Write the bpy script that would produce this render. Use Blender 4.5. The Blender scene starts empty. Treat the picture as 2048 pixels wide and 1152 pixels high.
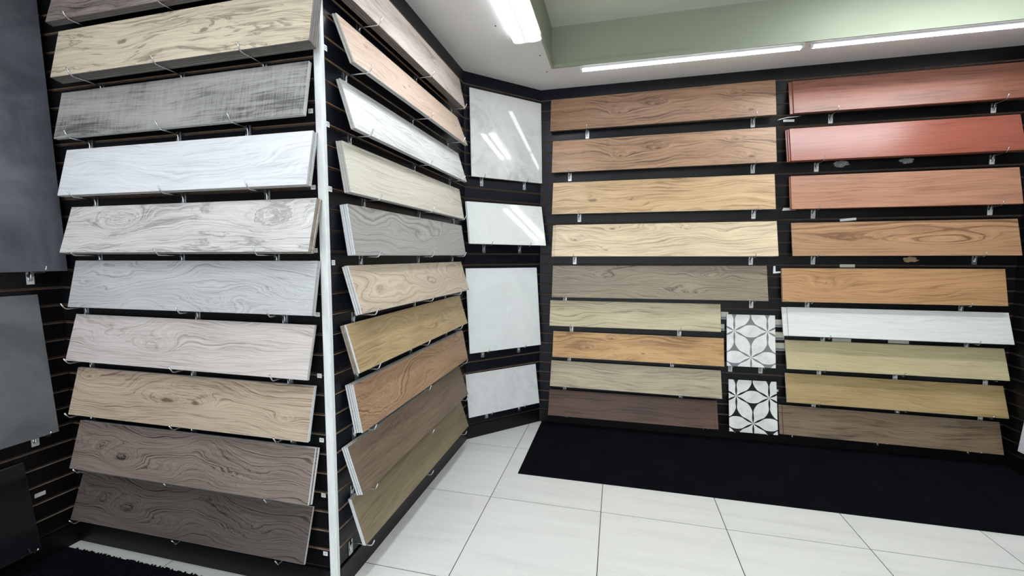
import bpy, bmesh, math, random
from mathutils import Matrix, Vector

scene = bpy.context.scene
COL = scene.collection
random.seed(7)

# ------------------------------------------------------------------ camera, world, exposure
CAM_Z = 1.3083
YAW, PITCH = 0.24057, 0.07357
cd = bpy.data.cameras.new('camera')
cd.sensor_fit = 'HORIZONTAL'
cd.sensor_width = 36.0
cd.lens = 858.0 / 2048.0 * 36.0
cd.clip_start = 0.02
cam = bpy.data.objects.new('camera', cd)
COL.objects.link(cam)
cam.location = (0, 0, CAM_Z)
cam.rotation_euler = (math.pi / 2 - PITCH, 0, YAW)
scene.camera = cam

scene.view_settings.view_transform = 'Standard'
scene.view_settings.look = 'None'
scene.view_settings.exposure = 1.53
scene.view_settings.gamma = 1.0
scene.view_settings.use_curve_mapping = False

world = bpy.data.worlds.new('world')
scene.world = world
world.use_nodes = True
wb = world.node_tree.nodes['Background']
wb.inputs['Color'].default_value = (0.95, 0.98, 1.0, 1)
wb.inputs['Strength'].default_value = 1.15        # fill daylight through the opening added behind the camera

LAMP = dict(wrap=16.5, strip=3.6, recess=29.0, left=14.0, far=11.0, fill=27.0)  # far and fill power the unseen lamps added for frontal light

# ------------------------------------------------------------------ room dimensions (metres, floor at 0)
YL = 1.3659          # front face of the projecting left wall
XM = -1.0296         # return face that runs back from the white post
YC = 2.8278          # where the diagonal corner wall starts
YB = 3.2877          # back wall
XR = 2.3728          # right wall
XF = -2.39           # far left wall
YREAR = -4.2
ZC = 2.5557          # ceiling
CANG = 0.77058
XCB = XM + math.tan(CANG) * (YB - YC)
SLOT0, PITCHZ, NSLOT = 2.4743, 0.0766, 32
HOLE = (-0.448, 2.25, -1.2, 2.931)   # ceiling recess x0 x1 y0 y1
ZREC = 2.817

# ------------------------------------------------------------------ colour and node helpers
def lin(c):
    out = []
    for v in c:
        v = v / 255.0
        out.append(v / 12.92 if v <= 0.04045 else ((v + 0.055) / 1.055) ** 2.4)
    return out

def rgba(c, k=1.0):
    r, g, b = lin(c)
    return (r * k, g * k, b * k, 1)

class NT:
    """small helper around a material's node tree"""
    def __init__(self, name):
        self.m = bpy.data.materials.new(name)
        self.m.use_nodes = True
        self.t = self.m.node_tree
        self.b = self.t.nodes['Principled BSDF']
    def n(self, kind, **kw):
        nd = self.t.nodes.new(kind)
        for k, v in kw.items():
            setattr(nd, k, v)
        return nd
    def put(self, sock, v):
        if hasattr(v, 'is_linked') or isinstance(v, bpy.types.NodeSocket):
            self.t.links.new(v, sock)
        else:
            sock.default_value = v
    def math(self, op, a, b=None, c=None, clamp=False):
        nd = self.n('ShaderNodeMath', operation=op, use_clamp=clamp)
        self.put(nd.inputs[0], a)
        if b is not None:
            self.put(nd.inputs[1], b)
        if c is not None:
            self.put(nd.inputs[2], c)
        return nd.outputs[0]
    def vec(self, x, y, z):
        nd = self.n('ShaderNodeCombineXYZ')
        for s, v in zip(nd.inputs, (x, y, z)):
            self.put(s, v)
        return nd.outputs[0]
    def noise(self, v, scale, detail=3.0, rough=0.55, dist=0.0):
        nd = self.n('ShaderNodeTexNoise')
        self.put(nd.inputs['Vector'], v)
        nd.inputs['Scale'].default_value = scale
        nd.inputs['Detail'].default_value = detail
        nd.inputs['Roughness'].default_value = rough
        nd.inputs['Distortion'].default_value = dist
        return nd.outputs['Fac']
    def ramp(self, f, stops):
        nd = self.n('ShaderNodeValToRGB')
        self.put(nd.inputs[0], f)
        el = nd.color_ramp.elements
        while len(el) < len(stops):
            el.new(0.5)
        for e, (p, c) in zip(el, stops):
            e.position = p
            e.color = c
        return nd.outputs[0]
    def mix(self, f, a, b, blend='MIX'):
        nd = self.n('ShaderNodeMix', data_type='RGBA', blend_type=blend)
        self.put(nd.inputs[0], f)
        self.put(nd.inputs[6], a)
        self.put(nd.inputs[7], b)
        return nd.outputs[2]
    def objxyz(self):
        tc = self.n('ShaderNodeTexCoord')
        s = self.n('ShaderNodeSeparateXYZ')
        self.t.links.new(tc.outputs['Object'], s.inputs[0])
        return s.outputs[0], s.outputs[1], s.outputs[2]
    def bump(self, h, strength, dist):
        nd = self.n('ShaderNodeBump')
        nd.inputs['Strength'].default_value = strength
        nd.inputs['Distance'].default_value = dist
        self.put(nd.inputs['Height'], h)
        self.t.links.new(nd.outputs[0], self.b.inputs['Normal'])
    def col(self, c):
        self.put(self.b.inputs['Base Color'], c)
    def set(self, rough=None, metal=None, spec=None, coat=None):
        if rough is not None: self.put(self.b.inputs['Roughness'], rough)
        if metal is not None: self.b.inputs['Metallic'].default_value = metal
        if spec is not None: self.b.inputs['Specular IOR Level'].default_value = spec
        if coat is not None: self.b.inputs['Coat Weight'].default_value = coat

KW = 0.95    # overall albedo factor for the printed wood colours

def wood(name, light, dark, seed=0, F=90.0, ring=0.52, grain=0.68, streak=0.35, blotch=0.3, warp=0.055, wx=1.3,
         knots=(), size=(1.2, 0.2), rough=0.42, saw=0.0, crack=0.0, core=None, jit_amt=0.8, asp=2.7, k=KW, spec=0.4, lo=0.30, hi=0.67):
    """printed wood figure: contour lines of a warped height field, drawn round knots, with fine grain"""
    m = NT(name)
    x, y, z = m.objxyz()
    so = seed * 3.17
    xs = m.math('ADD', x, so)
    wv = m.noise(m.vec(m.math('MULTIPLY', xs, wx), so, m.math('MULTIPLY', z, 3.2)), 1.0, 2.0, 0.5)
    f = m.math('ADD', z, m.math('MULTIPLY', m.math('SUBTRACT', wv, 0.5), warp * 6.0))
    w2 = m.noise(m.vec(m.math('MULTIPLY', xs, 7.0), so + 4, m.math('MULTIPLY', z, 18.0)), 1.0, 2.0, 0.5)
    f = m.math('ADD', f, m.math('MULTIPLY', m.math('SUBTRACT', w2, 0.5), warp * 0.55))
    w3 = m.noise(m.vec(m.math('MULTIPLY', xs, 16.0), so + 9, m.math('MULTIPLY', z, 42.0)), 1.0, 3.0, 0.6)
    cores = None
    for (fx, fz, r, s, *nocore) in knots:
        kx, kz = fx * size[0], fz * size[1]
        dx = m.math('MULTIPLY', m.math('SUBTRACT', x, kx), 1.0 / (r * asp))
        dz = m.math('MULTIPLY', m.math('SUBTRACT', z, kz), 1.0 / r)
        jit = m.math('MULTIPLY', m.math('SUBTRACT', w3, 0.5), jit_amt)
        d2 = m.math('ADD', m.math('ADD', m.math('MULTIPLY', dx, dx), m.math('MULTIPLY', dz, dz)), jit)
        d2 = m.math('MAXIMUM', d2, 0.0)
        e = m.math('EXPONENT', m.math('MULTIPLY', d2, -0.9))
        f = m.math('ADD', f, m.math('MULTIPLY', e, s))
        if core and not nocore:
            c = m.math('EXPONENT', m.math('MULTIPLY', d2, -core[1] * 2.2))
            cores = c if cores is None else m.math('MAXIMUM', cores, c)
    n1 = m.n('ShaderNodeTexNoise', noise_dimensions='1D')
    m.put(n1.inputs['W'], m.math('MULTIPLY', f, F * 1.7))
    n1.inputs['Scale'].default_value = 1.0
    n1.inputs['Detail'].default_value = 3.0
    n1.inputs['Roughness'].default_value = 0.62
    rings = m.math('ADD', 0.5, m.math('MULTIPLY', m.math('SUBTRACT', m.math('POWER', n1.outputs['Fac'], 0.7), 0.6), 1.25))
    gr = m.noise(m.vec(m.math('MULTIPLY', xs, 6.0), so, m.math('ADD', m.math('MULTIPLY', z, 190.0), m.math('MULTIPLY', f, 60.0))), 1.0, 4.0, 0.65)
    st = m.noise(m.vec(m.math('MULTIPLY', xs, 2.2), so + 2, m.math('MULTIPLY', f, 70.0)), 1.0, 3.0, 0.6)
    bl = m.noise(m.vec(m.math('MULTIPLY', xs, 2.6), so + 7, m.math('MULTIPLY', z, 11.0)), 1.0, 3.0, 0.55)
    tot = None
    for (tx, a) in ((rings, ring), (gr, grain), (st, streak), (bl, blotch)):
        v = m.math('MULTIPLY', m.math('SUBTRACT', tx, 0.5), a if tx is not rings else m.math('MULTIPLY', m.math('ADD', m.math('MULTIPLY', gr, 1.4), 0.35), a))
        tot = v if tot is None else m.math('ADD', tot, v)
    if saw:
        sw = m.n('ShaderNodeTexNoise')
        m.put(sw.inputs['Vector'], m.vec(m.math('MULTIPLY', xs, 210.0), so, m.math('MULTIPLY', z, 14.0)))
        sw.inputs['Scale'].default_value = 1.0
        sw.inputs['Detail'].default_value = 2.0
        tot = m.math('ADD', tot, m.math('MULTIPLY', m.math('SUBTRACT', sw.outputs['Fac'], 0.5), saw))
    tot = m.math('ADD', tot, 0.5, clamp=True)
    A, B = rgba(dark, k), rgba(light, k)
    M = tuple((a * 0.35 + b * 0.65) for a, b in zip(A, B))
    c = m.ramp(tot, [(lo, A), (0.5 * (lo + hi) - 0.02, M), (hi, B)])
    if crack:
        cr = m.noise(m.vec(m.math('MULTIPLY', xs, 3.0), so + 5, m.math('MULTIPLY', f, 24.0)), 1.0, 4.0, 0.65, 0.6)
        ck = m.math('MULTIPLY', m.math('SUBTRACT', 1.0, m.math('MULTIPLY', m.math('ABSOLUTE', m.math('SUBTRACT', cr, 0.42)), 26.0), clamp=True), crack)
        c = m.mix(ck, c, tuple(v * 0.55 for v in A[:3]) + (1,))
    if cores is not None:
        c = m.mix(m.math('MULTIPLY', cores, m.math('ADD', 0.55, m.math('MULTIPLY', w3, 0.6)), clamp=True), c, rgba(core[0], k))
    m.col(c)
    m.bump(m.math('ADD', m.math('MULTIPLY', gr, 0.5), m.math('MULTIPLY', rings, 0.5)), 0.12, 0.001)
    m.set(rough=rough, spec=spec)
    return m.m

def plain(name, c, rough=0.5, metal=0.0, k=1.0, spec=0.5, noise=0.0, scale=30.0):
    m = NT(name)
    if noise:
        x, y, z = m.objxyz()
        n = m.noise(m.vec(x, y, z), scale, 4.0)
        a = rgba(c, k)
        d = tuple(v * (1 - noise) for v in a[:3]) + (1,)
        u = tuple(min(1, v * (1 + noise)) for v in a[:3]) + (1,)
        m.col(m.ramp(n, [(0.3, d), (0.7, u)]))
    else:
        m.col(rgba(c, k))
    m.set(rough=rough, metal=metal, spec=spec)
    return m.m

def marble(name, light, dark, seed, rough=0.06, vein=0.55, scale=3.0, k=0.97, sharp=9.0, amount=0.7, spec=0.5, deep=0.28):
    m = NT(name)
    x, y, z = m.objxyz()
    so = seed * 2.3
    v = m.vec(m.math('ADD', x, so), y, z)
    big = m.noise(v, scale, 5.0, 0.6, 1.2)
    cl = m.noise(v, scale * 1.8, 6.0, 0.62, 2.2)
    ve = m.math('SUBTRACT', 1.0, m.math('MULTIPLY', m.math('ABSOLUTE', m.math('SUBTRACT', cl, 0.47)), sharp), clamp=True)
    mask = m.math('MULTIPLY', m.math('SUBTRACT', big, 0.40), 3.0, clamp=True)
    L, D = rgba(light, k), rgba(dark, k)
    c = m.ramp(big, [(0.25, L), (0.75, tuple(a * (1 - deep) + b * deep for a, b in zip(L, D)))])
    c = m.mix(m.math('MULTIPLY', m.math('MULTIPLY', ve, mask), vein * amount), c, D)
    m.col(c)
    m.set(rough=rough, spec=spec)
    return m.m

def emitter(name, c, s, base=(240, 240, 240)):
    m = NT(name)
    m.col(rgba(base))
    m.b.inputs['Emission Color'].default_value = rgba(c)
    m.b.inputs['Emission Strength'].default_value = s
    m.set(rough=0.4)
    return m.m

# ------------------------------------------------------------------ mesh helpers
def obj(name, bm_or_mesh, mats, parent=None, mat=None):
    if isinstance(bm_or_mesh, bmesh.types.BMesh):
        me = bpy.data.meshes.new(name)
        bm_or_mesh.to_mesh(me)
        bm_or_mesh.free()
        for mm in (mats if isinstance(mats, (list, tuple)) else [mats]):
            me.materials.append(mm)
    else:
        me = bm_or_mesh
    o = bpy.data.objects.new(name, me)
    COL.objects.link(o)
    if parent is not None:
        o.parent = parent
    if mat is not None:
        o.matrix_local = mat
    return o

def box(bm, x0, x1, y0, y1, z0, z1, mi=0):
    vs = [bm.verts.new(p) for p in ((x0, y0, z0), (x1, y0, z0), (x1, y1, z0), (x0, y1, z0), (x0, y0, z1), (x1, y0, z1), (x1, y1, z1), (x0, y1, z1))]
    fs = []
    for q in ((0, 3, 2, 1), (4, 5, 6, 7), (0, 1, 5, 4), (1, 2, 6, 5), (2, 3, 7, 6), (3, 0, 4, 7)):
        f = bm.faces.new([vs[i] for i in q])
        f.material_index = mi
        fs.append(f)
    return fs           # bottom, top, front(-y), right, back, left

def bevel_all(bm, w, seg=1):
    bmesh.ops.bevel(bm, geom=bm.edges[:], offset=w, segments=seg, affect='EDGES', profile=0.5)

def tube(bm, pts, r, n=8, mi=0):
    pts = [Vector(p) for p in pts]
    rings = []
    ref = Vector((1, 0, 0))
    for i, p in enumerate(pts):
        d = (pts[min(i + 1, len(pts) - 1)] - pts[max(i - 1, 0)]).normalized()
        a = ref - d * ref.dot(d)
        if a.length < 1e-3:
            a = Vector((0, 1, 0)) - d * d.y
        a.normalize()
        b = d.cross(a)
        rings.append([bm.verts.new(p + (a * math.cos(t) + b * math.sin(t)) * r) for t in [2 * math.pi * k / n for k in range(n)]])
    for q0, q1 in zip(rings, rings[1:]):
        for k in range(n):
            f = bm.faces.new((q0[k], q0[(k + 1) % n], q1[(k + 1) % n], q1[k]))
            f.material_index = mi
            f.smooth = True
    bm.faces.new(list(reversed(rings[0]))).material_index = mi
    bm.faces.new(rings[-1]).material_index = mi

def prism(bm, poly, y0, y1, mi=0):
    """polygon in x,z extruded along y"""
    a = [bm.verts.new((p[0], y0, p[1])) for p in poly]
    b = [bm.verts.new((p[0], y1, p[1])) for p in poly]
    fs = [bm.faces.new(a), bm.faces.new(list(reversed(b)))]
    n = len(poly)
    for i in range(n):
        fs.append(bm.faces.new((a[(i + 1) % n], a[i], b[i], b[(i + 1) % n])))
    for f in fs:
        f.material_index = mi
    bmesh.ops.recalc_face_normals(bm, faces=fs)
    return fs

def tag(o, label, cat, group=None):
    o['label'] = label
    o['category'] = cat
    if group:
        o['group'] = group
    return o

def struct(o):
    o['kind'] = 'structure'
    return o

def empty(name, mat):
    o = bpy.data.objects.new(name, None)
    o.empty_display_size = 0.05
    COL.objects.link(o)
    o.matrix_world = mat
    return o

# wall frames: origin, direction to the right as seen from the room, normal into the room
S, Cc = math.sin(CANG), math.cos(CANG)
WALLS = {
    'F': (Vector((XF, 0, 0)), Vector((0, 1, 0)), Vector((1, 0, 0))),
    'L': (Vector((0, YL, 0)), Vector((1, 0, 0)), Vector((0, -1, 0))),
    'M': (Vector((XM, 0, 0)), Vector((0, 1, 0)), Vector((1, 0, 0))),
    'C': (Vector((XM, YC, 0)), Vector((S, Cc, 0)), Vector((Cc, -S, 0))),
    'B': (Vector((0, YB, 0)), Vector((1, 0, 0)), Vector((0, -1, 0))),
    'R': (Vector((XR, 0, 0)), Vector((0, -1, 0)), Vector((-1, 0, 0))),
}
def frame(w, u, d, z, roll=0.0, lean=0.0, yaw=0.0):
    """matrix of something standing on wall w: x along the wall, y into the wall, z up; u along, d out from the wall"""
    o, a, n = WALLS[w]
    Z = Vector((0, 0, 1))
    p = o + a * u + n * d + Z * z
    if yaw:
        q = Matrix.Rotation(yaw, 3, 'Z'); a = q @ a; n = q @ n
    up = Z * math.cos(lean) - n * math.sin(lean)
    a2 = a * math.cos(roll) + up * math.sin(roll)
    u2 = up * math.cos(roll) - a * math.sin(roll)
    y = u2.cross(a2)
    return Matrix(((a2.x, y.x, u2.x, p.x), (a2.y, y.y, u2.y, p.y), (a2.z, y.z, u2.z, p.z), (0, 0, 0, 1)))

# ------------------------------------------------------------------ shared materials
def slat_mat(name, c, rough=0.34):
    m = NT(name)
    x, y, z = m.objxyz()
    n = m.noise(m.vec(m.math('MULTIPLY', x, 3.0), y, m.math('MULTIPLY', z, 9.0)), 3.0, 4.0)
    a = rgba(c)
    m.col(m.ramp(n, [(0.3, tuple(v * 0.75 for v in a[:3]) + (1,)), (0.75, tuple(v * 1.25 for v in a[:3]) + (1,))]))
    m.set(rough=m.math('ADD', m.math('MULTIPLY', n, 0.2), rough - 0.1), spec=0.22)
    return m.m
SLAT_BLUE = slat_mat('black slat blue', (14, 17, 25))
SLAT_GREY = slat_mat('black slat', (13, 13, 15))
MDF = plain('raw board edge', (172, 147, 124), 0.8, noise=0.25, scale=40)
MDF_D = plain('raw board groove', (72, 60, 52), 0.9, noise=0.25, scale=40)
BLACK = plain('black board', (9, 10, 13), 0.4, spec=0.3)
CEILW = plain('ceiling paint', (222, 222, 222), 0.9, noise=0.015, scale=6)
GREEN = plain('green recess paint', (146, 153, 136), 0.85, noise=0.02, scale=5)
GREEN_LIT = plain('recess green lightened as if uplit', (206, 213, 200), 0.85, noise=0.02, scale=5)  # recess green made lighter on top, standing in for uplight
WHITEP = plain('white paint', (225, 228, 230), 0.6, noise=0.05, scale=18)
REARW = plain('rear wall paint', (200, 203, 203), 0.9)
STEEL = plain('chrome wire', (205, 208, 212), 0.18, metal=1.0)
STEELP = plain('steel plate', (175, 178, 180), 0.35, metal=1.0)
TAG = plain('white price tag', (228, 230, 232), 0.6)
INK = plain('printed ink', (120, 124, 130), 0.7)
PAPER = plain('white paper', (226, 229, 228), 0.75, noise=0.04, scale=60)
PAPERG = plain('yellowed paper', (196, 194, 182), 0.8, noise=0.08, scale=60)
TORN = plain('torn paper', (132, 134, 134), 0.9, noise=0.5, scale=70)
TORNB = plain('torn board', (158, 132, 104), 0.9, noise=0.25, scale=70)
GROUT = plain('grey grout', (34, 34, 35), 0.9)
EDGE = plain('tile body', (168, 168, 166), 0.7, noise=0.10, scale=60)
EDGE_L = plain('light tile body', (196, 201, 204), 0.7, noise=0.08, scale=60)
EDGE_D = plain('dark tile body', (100, 96, 94), 0.75, noise=0.12, scale=60)
EDGE_W = plain('woody tile body', (138, 128, 118), 0.75, noise=0.35, scale=50)
EDGE_R = plain('red tile body', (120, 62, 48), 0.7, noise=0.12, scale=60)
PLUG = plain('dark screw', (40, 42, 44), 0.5)

# ------------------------------------------------------------------ floor
floor = struct(empty('floor', Matrix()))
bm = bmesh.new(); box(bm, -3.4, 3.2, YREAR, 4.2, -0.05, -0.0010)
struct(obj('floor_base', bm, GROUT, floor))
def floor_mat():
    m = NT('white floor tile')
    tc = m.n('ShaderNodeTexCoord')
    oi = m.n('ShaderNodeObjectInfo')
    s = m.n('ShaderNodeSeparateXYZ'); m.t.links.new(tc.outputs['Object'], s.inputs[0])
    off = m.math('MULTIPLY', oi.outputs['Random'], 37.0)
    a = m.noise(m.vec(m.math('ADD', m.math('MULTIPLY', s.outputs[0], 1.6), off), m.math('MULTIPLY', s.outputs[1], 14.0), off), 1.0, 5.0, 0.6)
    b = m.noise(m.vec(m.math('ADD', s.outputs[0], off), s.outputs[1], off), 60.0, 3.0)
    v = m.math('ADD', m.math('MULTIPLY', a, 0.8), m.math('MULTIPLY', b, 0.2))
    m.col(m.ramp(v, [(0.30, rgba((220, 221, 217))), (0.52, rgba((231, 232, 228))), (0.72, rgba((235, 236, 232)))]))
    m.set(rough=0.34, spec=0.35)
    return m.m
FLOORT = floor_mat()
GX = [-3.02, -2.43, -1.842, -1.244, -0.650, -0.060, 0.532, 1.124, 1.706, 2.296, 2.89]
GY = [2.160 + 0.612 * i for i in range(-10, 3)]
tile_cache = {}
for i in range(len(GX) - 1):
    for j in range(len(GY) - 1):
        x0, x1, y0, y1 = GX[i] + .0017, GX[i + 1] - .0017, GY[j] + .0017, GY[j + 1] - .0017
        if (x1 < XF - .3) or (y1 < YREAR) or x0 > XR + .1 or y0 > YB + .1:
            continue
        if x1 < XM - .15 and y0 > YL + .1:
            continue
        key = (round(x1 - x0, 4), round(y1 - y0, 4))
        if key not in tile_cache:
            bm = bmesh.new(); box(bm, 0, x1 - x0, 0, y1 - y0, -0.008, 0)
            bmesh.ops.bevel(bm, geom=[e for e in bm.edges if all(v.co.z > -.001 for v in e.verts)], offset=.0006, segments=1, affect='EDGES')
            me = bpy.data.meshes.new('tile'); bm.to_mesh(me); bm.free(); me.materials.append(FLOORT)
            tile_cache[key] = me
        obj('tile', tile_cache[key], None, floor, Matrix.Translation((x0, y0, 0)))

# ------------------------------------------------------------------ slatted walls
def slat_wall(name, w, segs, side, base_d=0.004, edge=None, ext=(.012, .012)):
    """segs: list of (u0, u1, material); every slat a piece of its own, raw board showing in the grooves"""
    root = struct(empty(name, frame(w, 0, 0, 0)))
    u0, u1 = segs[0][0], segs[-1][1]
    bm = bmesh.new(); box(bm, u0 - ext[0], u1 + ext[1], 0.0105, 0.03, 0.0, ZC + .02)
    struct(obj('backing_board', bm, MDF_D, root))
    for (a, b, mt) in segs:
        bm = bmesh.new()
        fs = box(bm, 0, b - a, 0, 0.0105, 0.0052, PITCHZ - 0.0052)
        fs[0].material_index = 1; fs[1].material_index = 1
        bmesh.ops.bevel(bm, geom=[e for e in bm.edges if all(v.co.y < .001 for v in e.verts)], offset=.0007, segments=1, affect='EDGES')
        me = bpy.data.meshes.new('slat'); bm.to_mesh(me); bm.free()
        me.materials.append(mt); me.materials.append(edge or MDF)
        for k in range(1, NSLOT):
            obj('slat', me, None, root, Matrix.Translation((a, 0, SLOT0 - PITCHZ * k)))
    # board above the top groove, and skirting below the last one
    t = struct(empty('trim_' + side, frame(w, 0, 0, 0)))
    for (a, b, mt) in segs:
        bm = bmesh.new(); fs = box(bm, a, b, 0, 0.0105, SLOT0 + .0045, ZC); fs[0].material_index = 1
        obj('fascia_board', bm, [mt, MDF], t)
    s = struct(empty('baseboard_' + side, frame(w, 0, 0, 0)))
    zt = SLOT0 - PITCHZ * (NSLOT - 1) - .0052
    bm = bmesh.new(); fs = box(bm, u0, u1, -base_d, 0.0105, 0.0, zt)
    bmesh.ops.bevel(bm, geom=[e for e in bm.edges if all(v.co.y < 0 and v.co.z > .01 for v in e.verts)], offset=.002, segments=2, affect='EDGES')
    obj('skirting_board', bm, BLACK, s)
    return root

slat_wall('wall_left', 'F', [(-.62, YL, SLAT_GREY)], 'left')
slat_wall('wall_left_front', 'L', [(XF, XM - .0305, SLAT_GREY)], 'left_front', ext=(.012, .012))
slat_wall('wall_left_return', 'M', [(YL + .0185, YC, SLAT_BLUE)], 'left_return', ext=(.0, .012))
LC = (YB - YC) / Cc
slat_wall('wall_corner', 'C', [(0, LC, SLAT_BLUE)], 'corner')
slat_wall('wall_back', 'B', [(XCB, -.022, SLAT_BLUE), (-.022, 1.197, SLAT_GREY), (1.197, XR, SLAT_GREY)], 'back')
slat_wall('wall_right', 'R', [(-YB, -1.4, SLAT_GREY)], 'right', edge=MDF_D)  # dark edge colour stands in for the lack of light on this wall
for nm, x0, x1, y1 in (('wall_left_painted', XF - .1, XF, -.632), ('wall_right_painted', XR, XR + .1, 1.388)):
    bm = bmesh.new(); box(bm, x0, x1, YREAR - .1, y1, 0, ZC); struct(obj(nm, bm, REARW))

# white wooden corner post
bm = bmesh.new(); box(bm, -.0305, .0008, -.003, .0185, 0, ZC); bmesh.ops.bevel(bm, geom=[e for e in bm.edges if abs(e.verts[0].co.z - e.verts[1].co.z) > 1], offset=.0025, segments=2, affect='EDGES')
def post_mat():
    m = NT('chipped white post')
    x, y, z = m.objxyz()
    n = m.noise(m.vec(m.math('MULTIPLY', x, 40.0), m.math('MULTIPLY', y, 40.0), m.math('MULTIPLY', z, 9.0)), 1.0, 5.0, 0.65)
    m.col(m.ramp(n, [(0.22, rgba((150, 152, 152))), (0.34, rgba((222, 226, 226))), (0.7, rgba((234, 238, 240)))]))
    m.set(rough=0.55)
    return m.m
struct(obj('trim_1', bm, post_mat(), None, Matrix.Translation((XM, YL, 0))))

# unseen rear wall, its wide opening added to let frontal daylight in
rear = struct(empty('wall_rear', Matrix()))
for (x0, x1, z0, z1) in ((XF, -2.2, 0, ZC), (2.2, XR, 0, ZC), (-2.2, 2.2, 2.4, ZC)):
    bm = bmesh.new(); box(bm, x0, x1, YREAR - .1, YREAR, z0, z1); struct(obj('wall_panel', bm, REARW, rear))

# ------------------------------------------------------------------ ceiling with painted recess
ceil = struct(empty('ceiling', Matrix()))
hx0, hx1, hy0, hy1 = HOLE
for (x0, x1, y0, y1) in ((-3.4, hx0, YREAR, 4.2), (hx1, 3.2, YREAR, 4.2), (hx0, hx1, hy1, 4.2), (hx0, hx1, YREAR, hy0)):
    bm = bmesh.new(); box(bm, x0, x1, y0, y1, ZC, ZC + .02); struct(obj('ceiling_board', bm, CEILW, ceil))
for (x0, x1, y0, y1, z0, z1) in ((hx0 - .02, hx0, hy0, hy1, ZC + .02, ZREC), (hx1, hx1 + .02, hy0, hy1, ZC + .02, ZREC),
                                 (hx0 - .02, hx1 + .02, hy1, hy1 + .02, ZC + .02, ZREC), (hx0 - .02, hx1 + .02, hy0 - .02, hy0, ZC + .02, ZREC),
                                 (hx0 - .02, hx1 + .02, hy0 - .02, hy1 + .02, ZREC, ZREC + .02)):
    bm = bmesh.new(); box(bm, x0, x1, y0, y1, z0, z1); struct(obj('recess_panel', bm, GREEN_LIT if z0 == ZREC else GREEN, ceil))
fr = struct(empty('trim_2', Matrix()))
for (x0, x1, y0, y1) in ((hx0 - .001, hx0 + .012, hy0, hy1), (hx1 - .012, hx1, hy0, hy1), (hx0 + .012, hx1 - .012, hy1 - .012, hy1 + .001), (hx0 + .012, hx1 - .012, hy0, hy0 + .012)):
    bm = bmesh.new(); box(bm, x0, x1, y0, y1, ZC - .004, ZC + .0205); obj('corner_bead', bm, GREEN, fr)
for i, (x, y) in enumerate(((-.49, 2.73), (-.486, 2.977), (-.665, 2.334))):
    bm = bmesh.new(); bmesh.ops.create_circle(bm, cap_ends=True, radius=.005, segments=10)
    r = bmesh.ops.extrude_face_region(bm, geom=bm.faces[:]); bmesh.ops.translate(bm, verts=[v for v in r['geom'] if isinstance(v, bmesh.types.BMVert)], vec=(0, 0, -.002))
    bmesh.ops.recalc_face_normals(bm, faces=bm.faces[:])
    tag(obj('ceiling_screw', bm, PLUG, None, Matrix.Translation((x, y, ZC))), ('dark screw head in the white ceiling beside the end of the twin-tube light', 'dark screw head in the white ceiling nearest the black fascia of the diagonal wall', 'dark screw head in the white ceiling on the wall side of the twin-tube light')[i], 'screw')

# ------------------------------------------------------------------ lights
def wrap_mat(s):
    m = NT('lit wrap diffuser')
    x, y, z = m.objxyz()
    a = m.math('DIVIDE', m.math('SUBTRACT', m.math('ABSOLUTE', x), 0.050), 0.022)
    a = m.math('MULTIPLY', a, a)
    g = m.math('EXPONENT', m.math('MULTIPLY', m.math('MULTIPLY', a, a), -1.0))
    endf = m.math('MULTIPLY', m.math('SUBTRACT', 0.61, m.math('ABSOLUTE', y)), 14.0, clamp=True)
    g = m.math('MULTIPLY', g, endf)
    m.col(rgba((225, 228, 235)))
    m.b.inputs['Emission Color'].default_value = (0.93, 0.96, 1.0, 1)
    m.put(m.b.inputs['Emission Strength'], m.math('ADD', m.math('MULTIPLY', g, s * 0.9), 0.20))
    m.set(rough=0.3)
    return m.m
WRAPS = {k: wrap_mat(LAMP[k]) for k in ('wrap', 'recess', 'left', 'far', 'fill')}
HOUS = plain('white enamel', (232, 234, 238), 0.4)
def wrap_light(x, yc, label, group=None, z=ZC, rot=0.0, power='wrap'):
    t = empty('ceiling_light', Matrix.Translation((x, yc, z)) @ Matrix.Rotation(rot, 4, 'Z'))
    tag(t, label, 'light', group)
    bm = bmesh.new(); box(bm, -.066, .066, -.61, .61, -.012, 0); bevel_all(bm, .003)
    obj('housing', bm, HOUS, t)
    # clear plastic wrap: flared sides, slightly bowed bottom, closed ends
    bm = bmesh.new()
    prof = [(-.066, -.008), (-.080, -.013), (-.082, -.024), (-.072, -.032), (-.04, -.036), (0, -.034), (.04, -.036), (.072, -.032), (.082, -.024), (.080, -.013), (.066, -.008)]
    prism(bm, prof, -.609, .609)
    obj('diffuser', bm, WRAPS[power], t)
    for s in (-1, 1):
        bm = bmesh.new(); prism(bm, [(p[0] * 1.02, p[1] * 1.02) for p in prof], s * .609, s * .615)
        obj('end_cap', bm, HOUS, t)
    return t
wrap_light(-.520, 1.875, 'white twin-tube ceiling light beside the green ceiling recess')
wrap_light(1.45, -2.6, 'added twin-tube fill light toward the rear opening on the right side', power='far')  # unseen lamp added to brighten the walls from the front
wrap_light(-.520, .35, 'added twin-tube fill light overhead, behind the one beside the recess', power='far')  # out of view, added for frontal fill
wrap_light(-.524, -1.5, 'added twin-tube fill light farthest toward the rear opening', power='far')  # another unseen fill lamp, added behind the camera
wrap_light(-1.72, 0.10, 'twin-tube ceiling light over the left display wall', power='left')
STRIP = emitter('lit strip diffuser', (246, 249, 255), LAMP['strip'])
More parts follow.
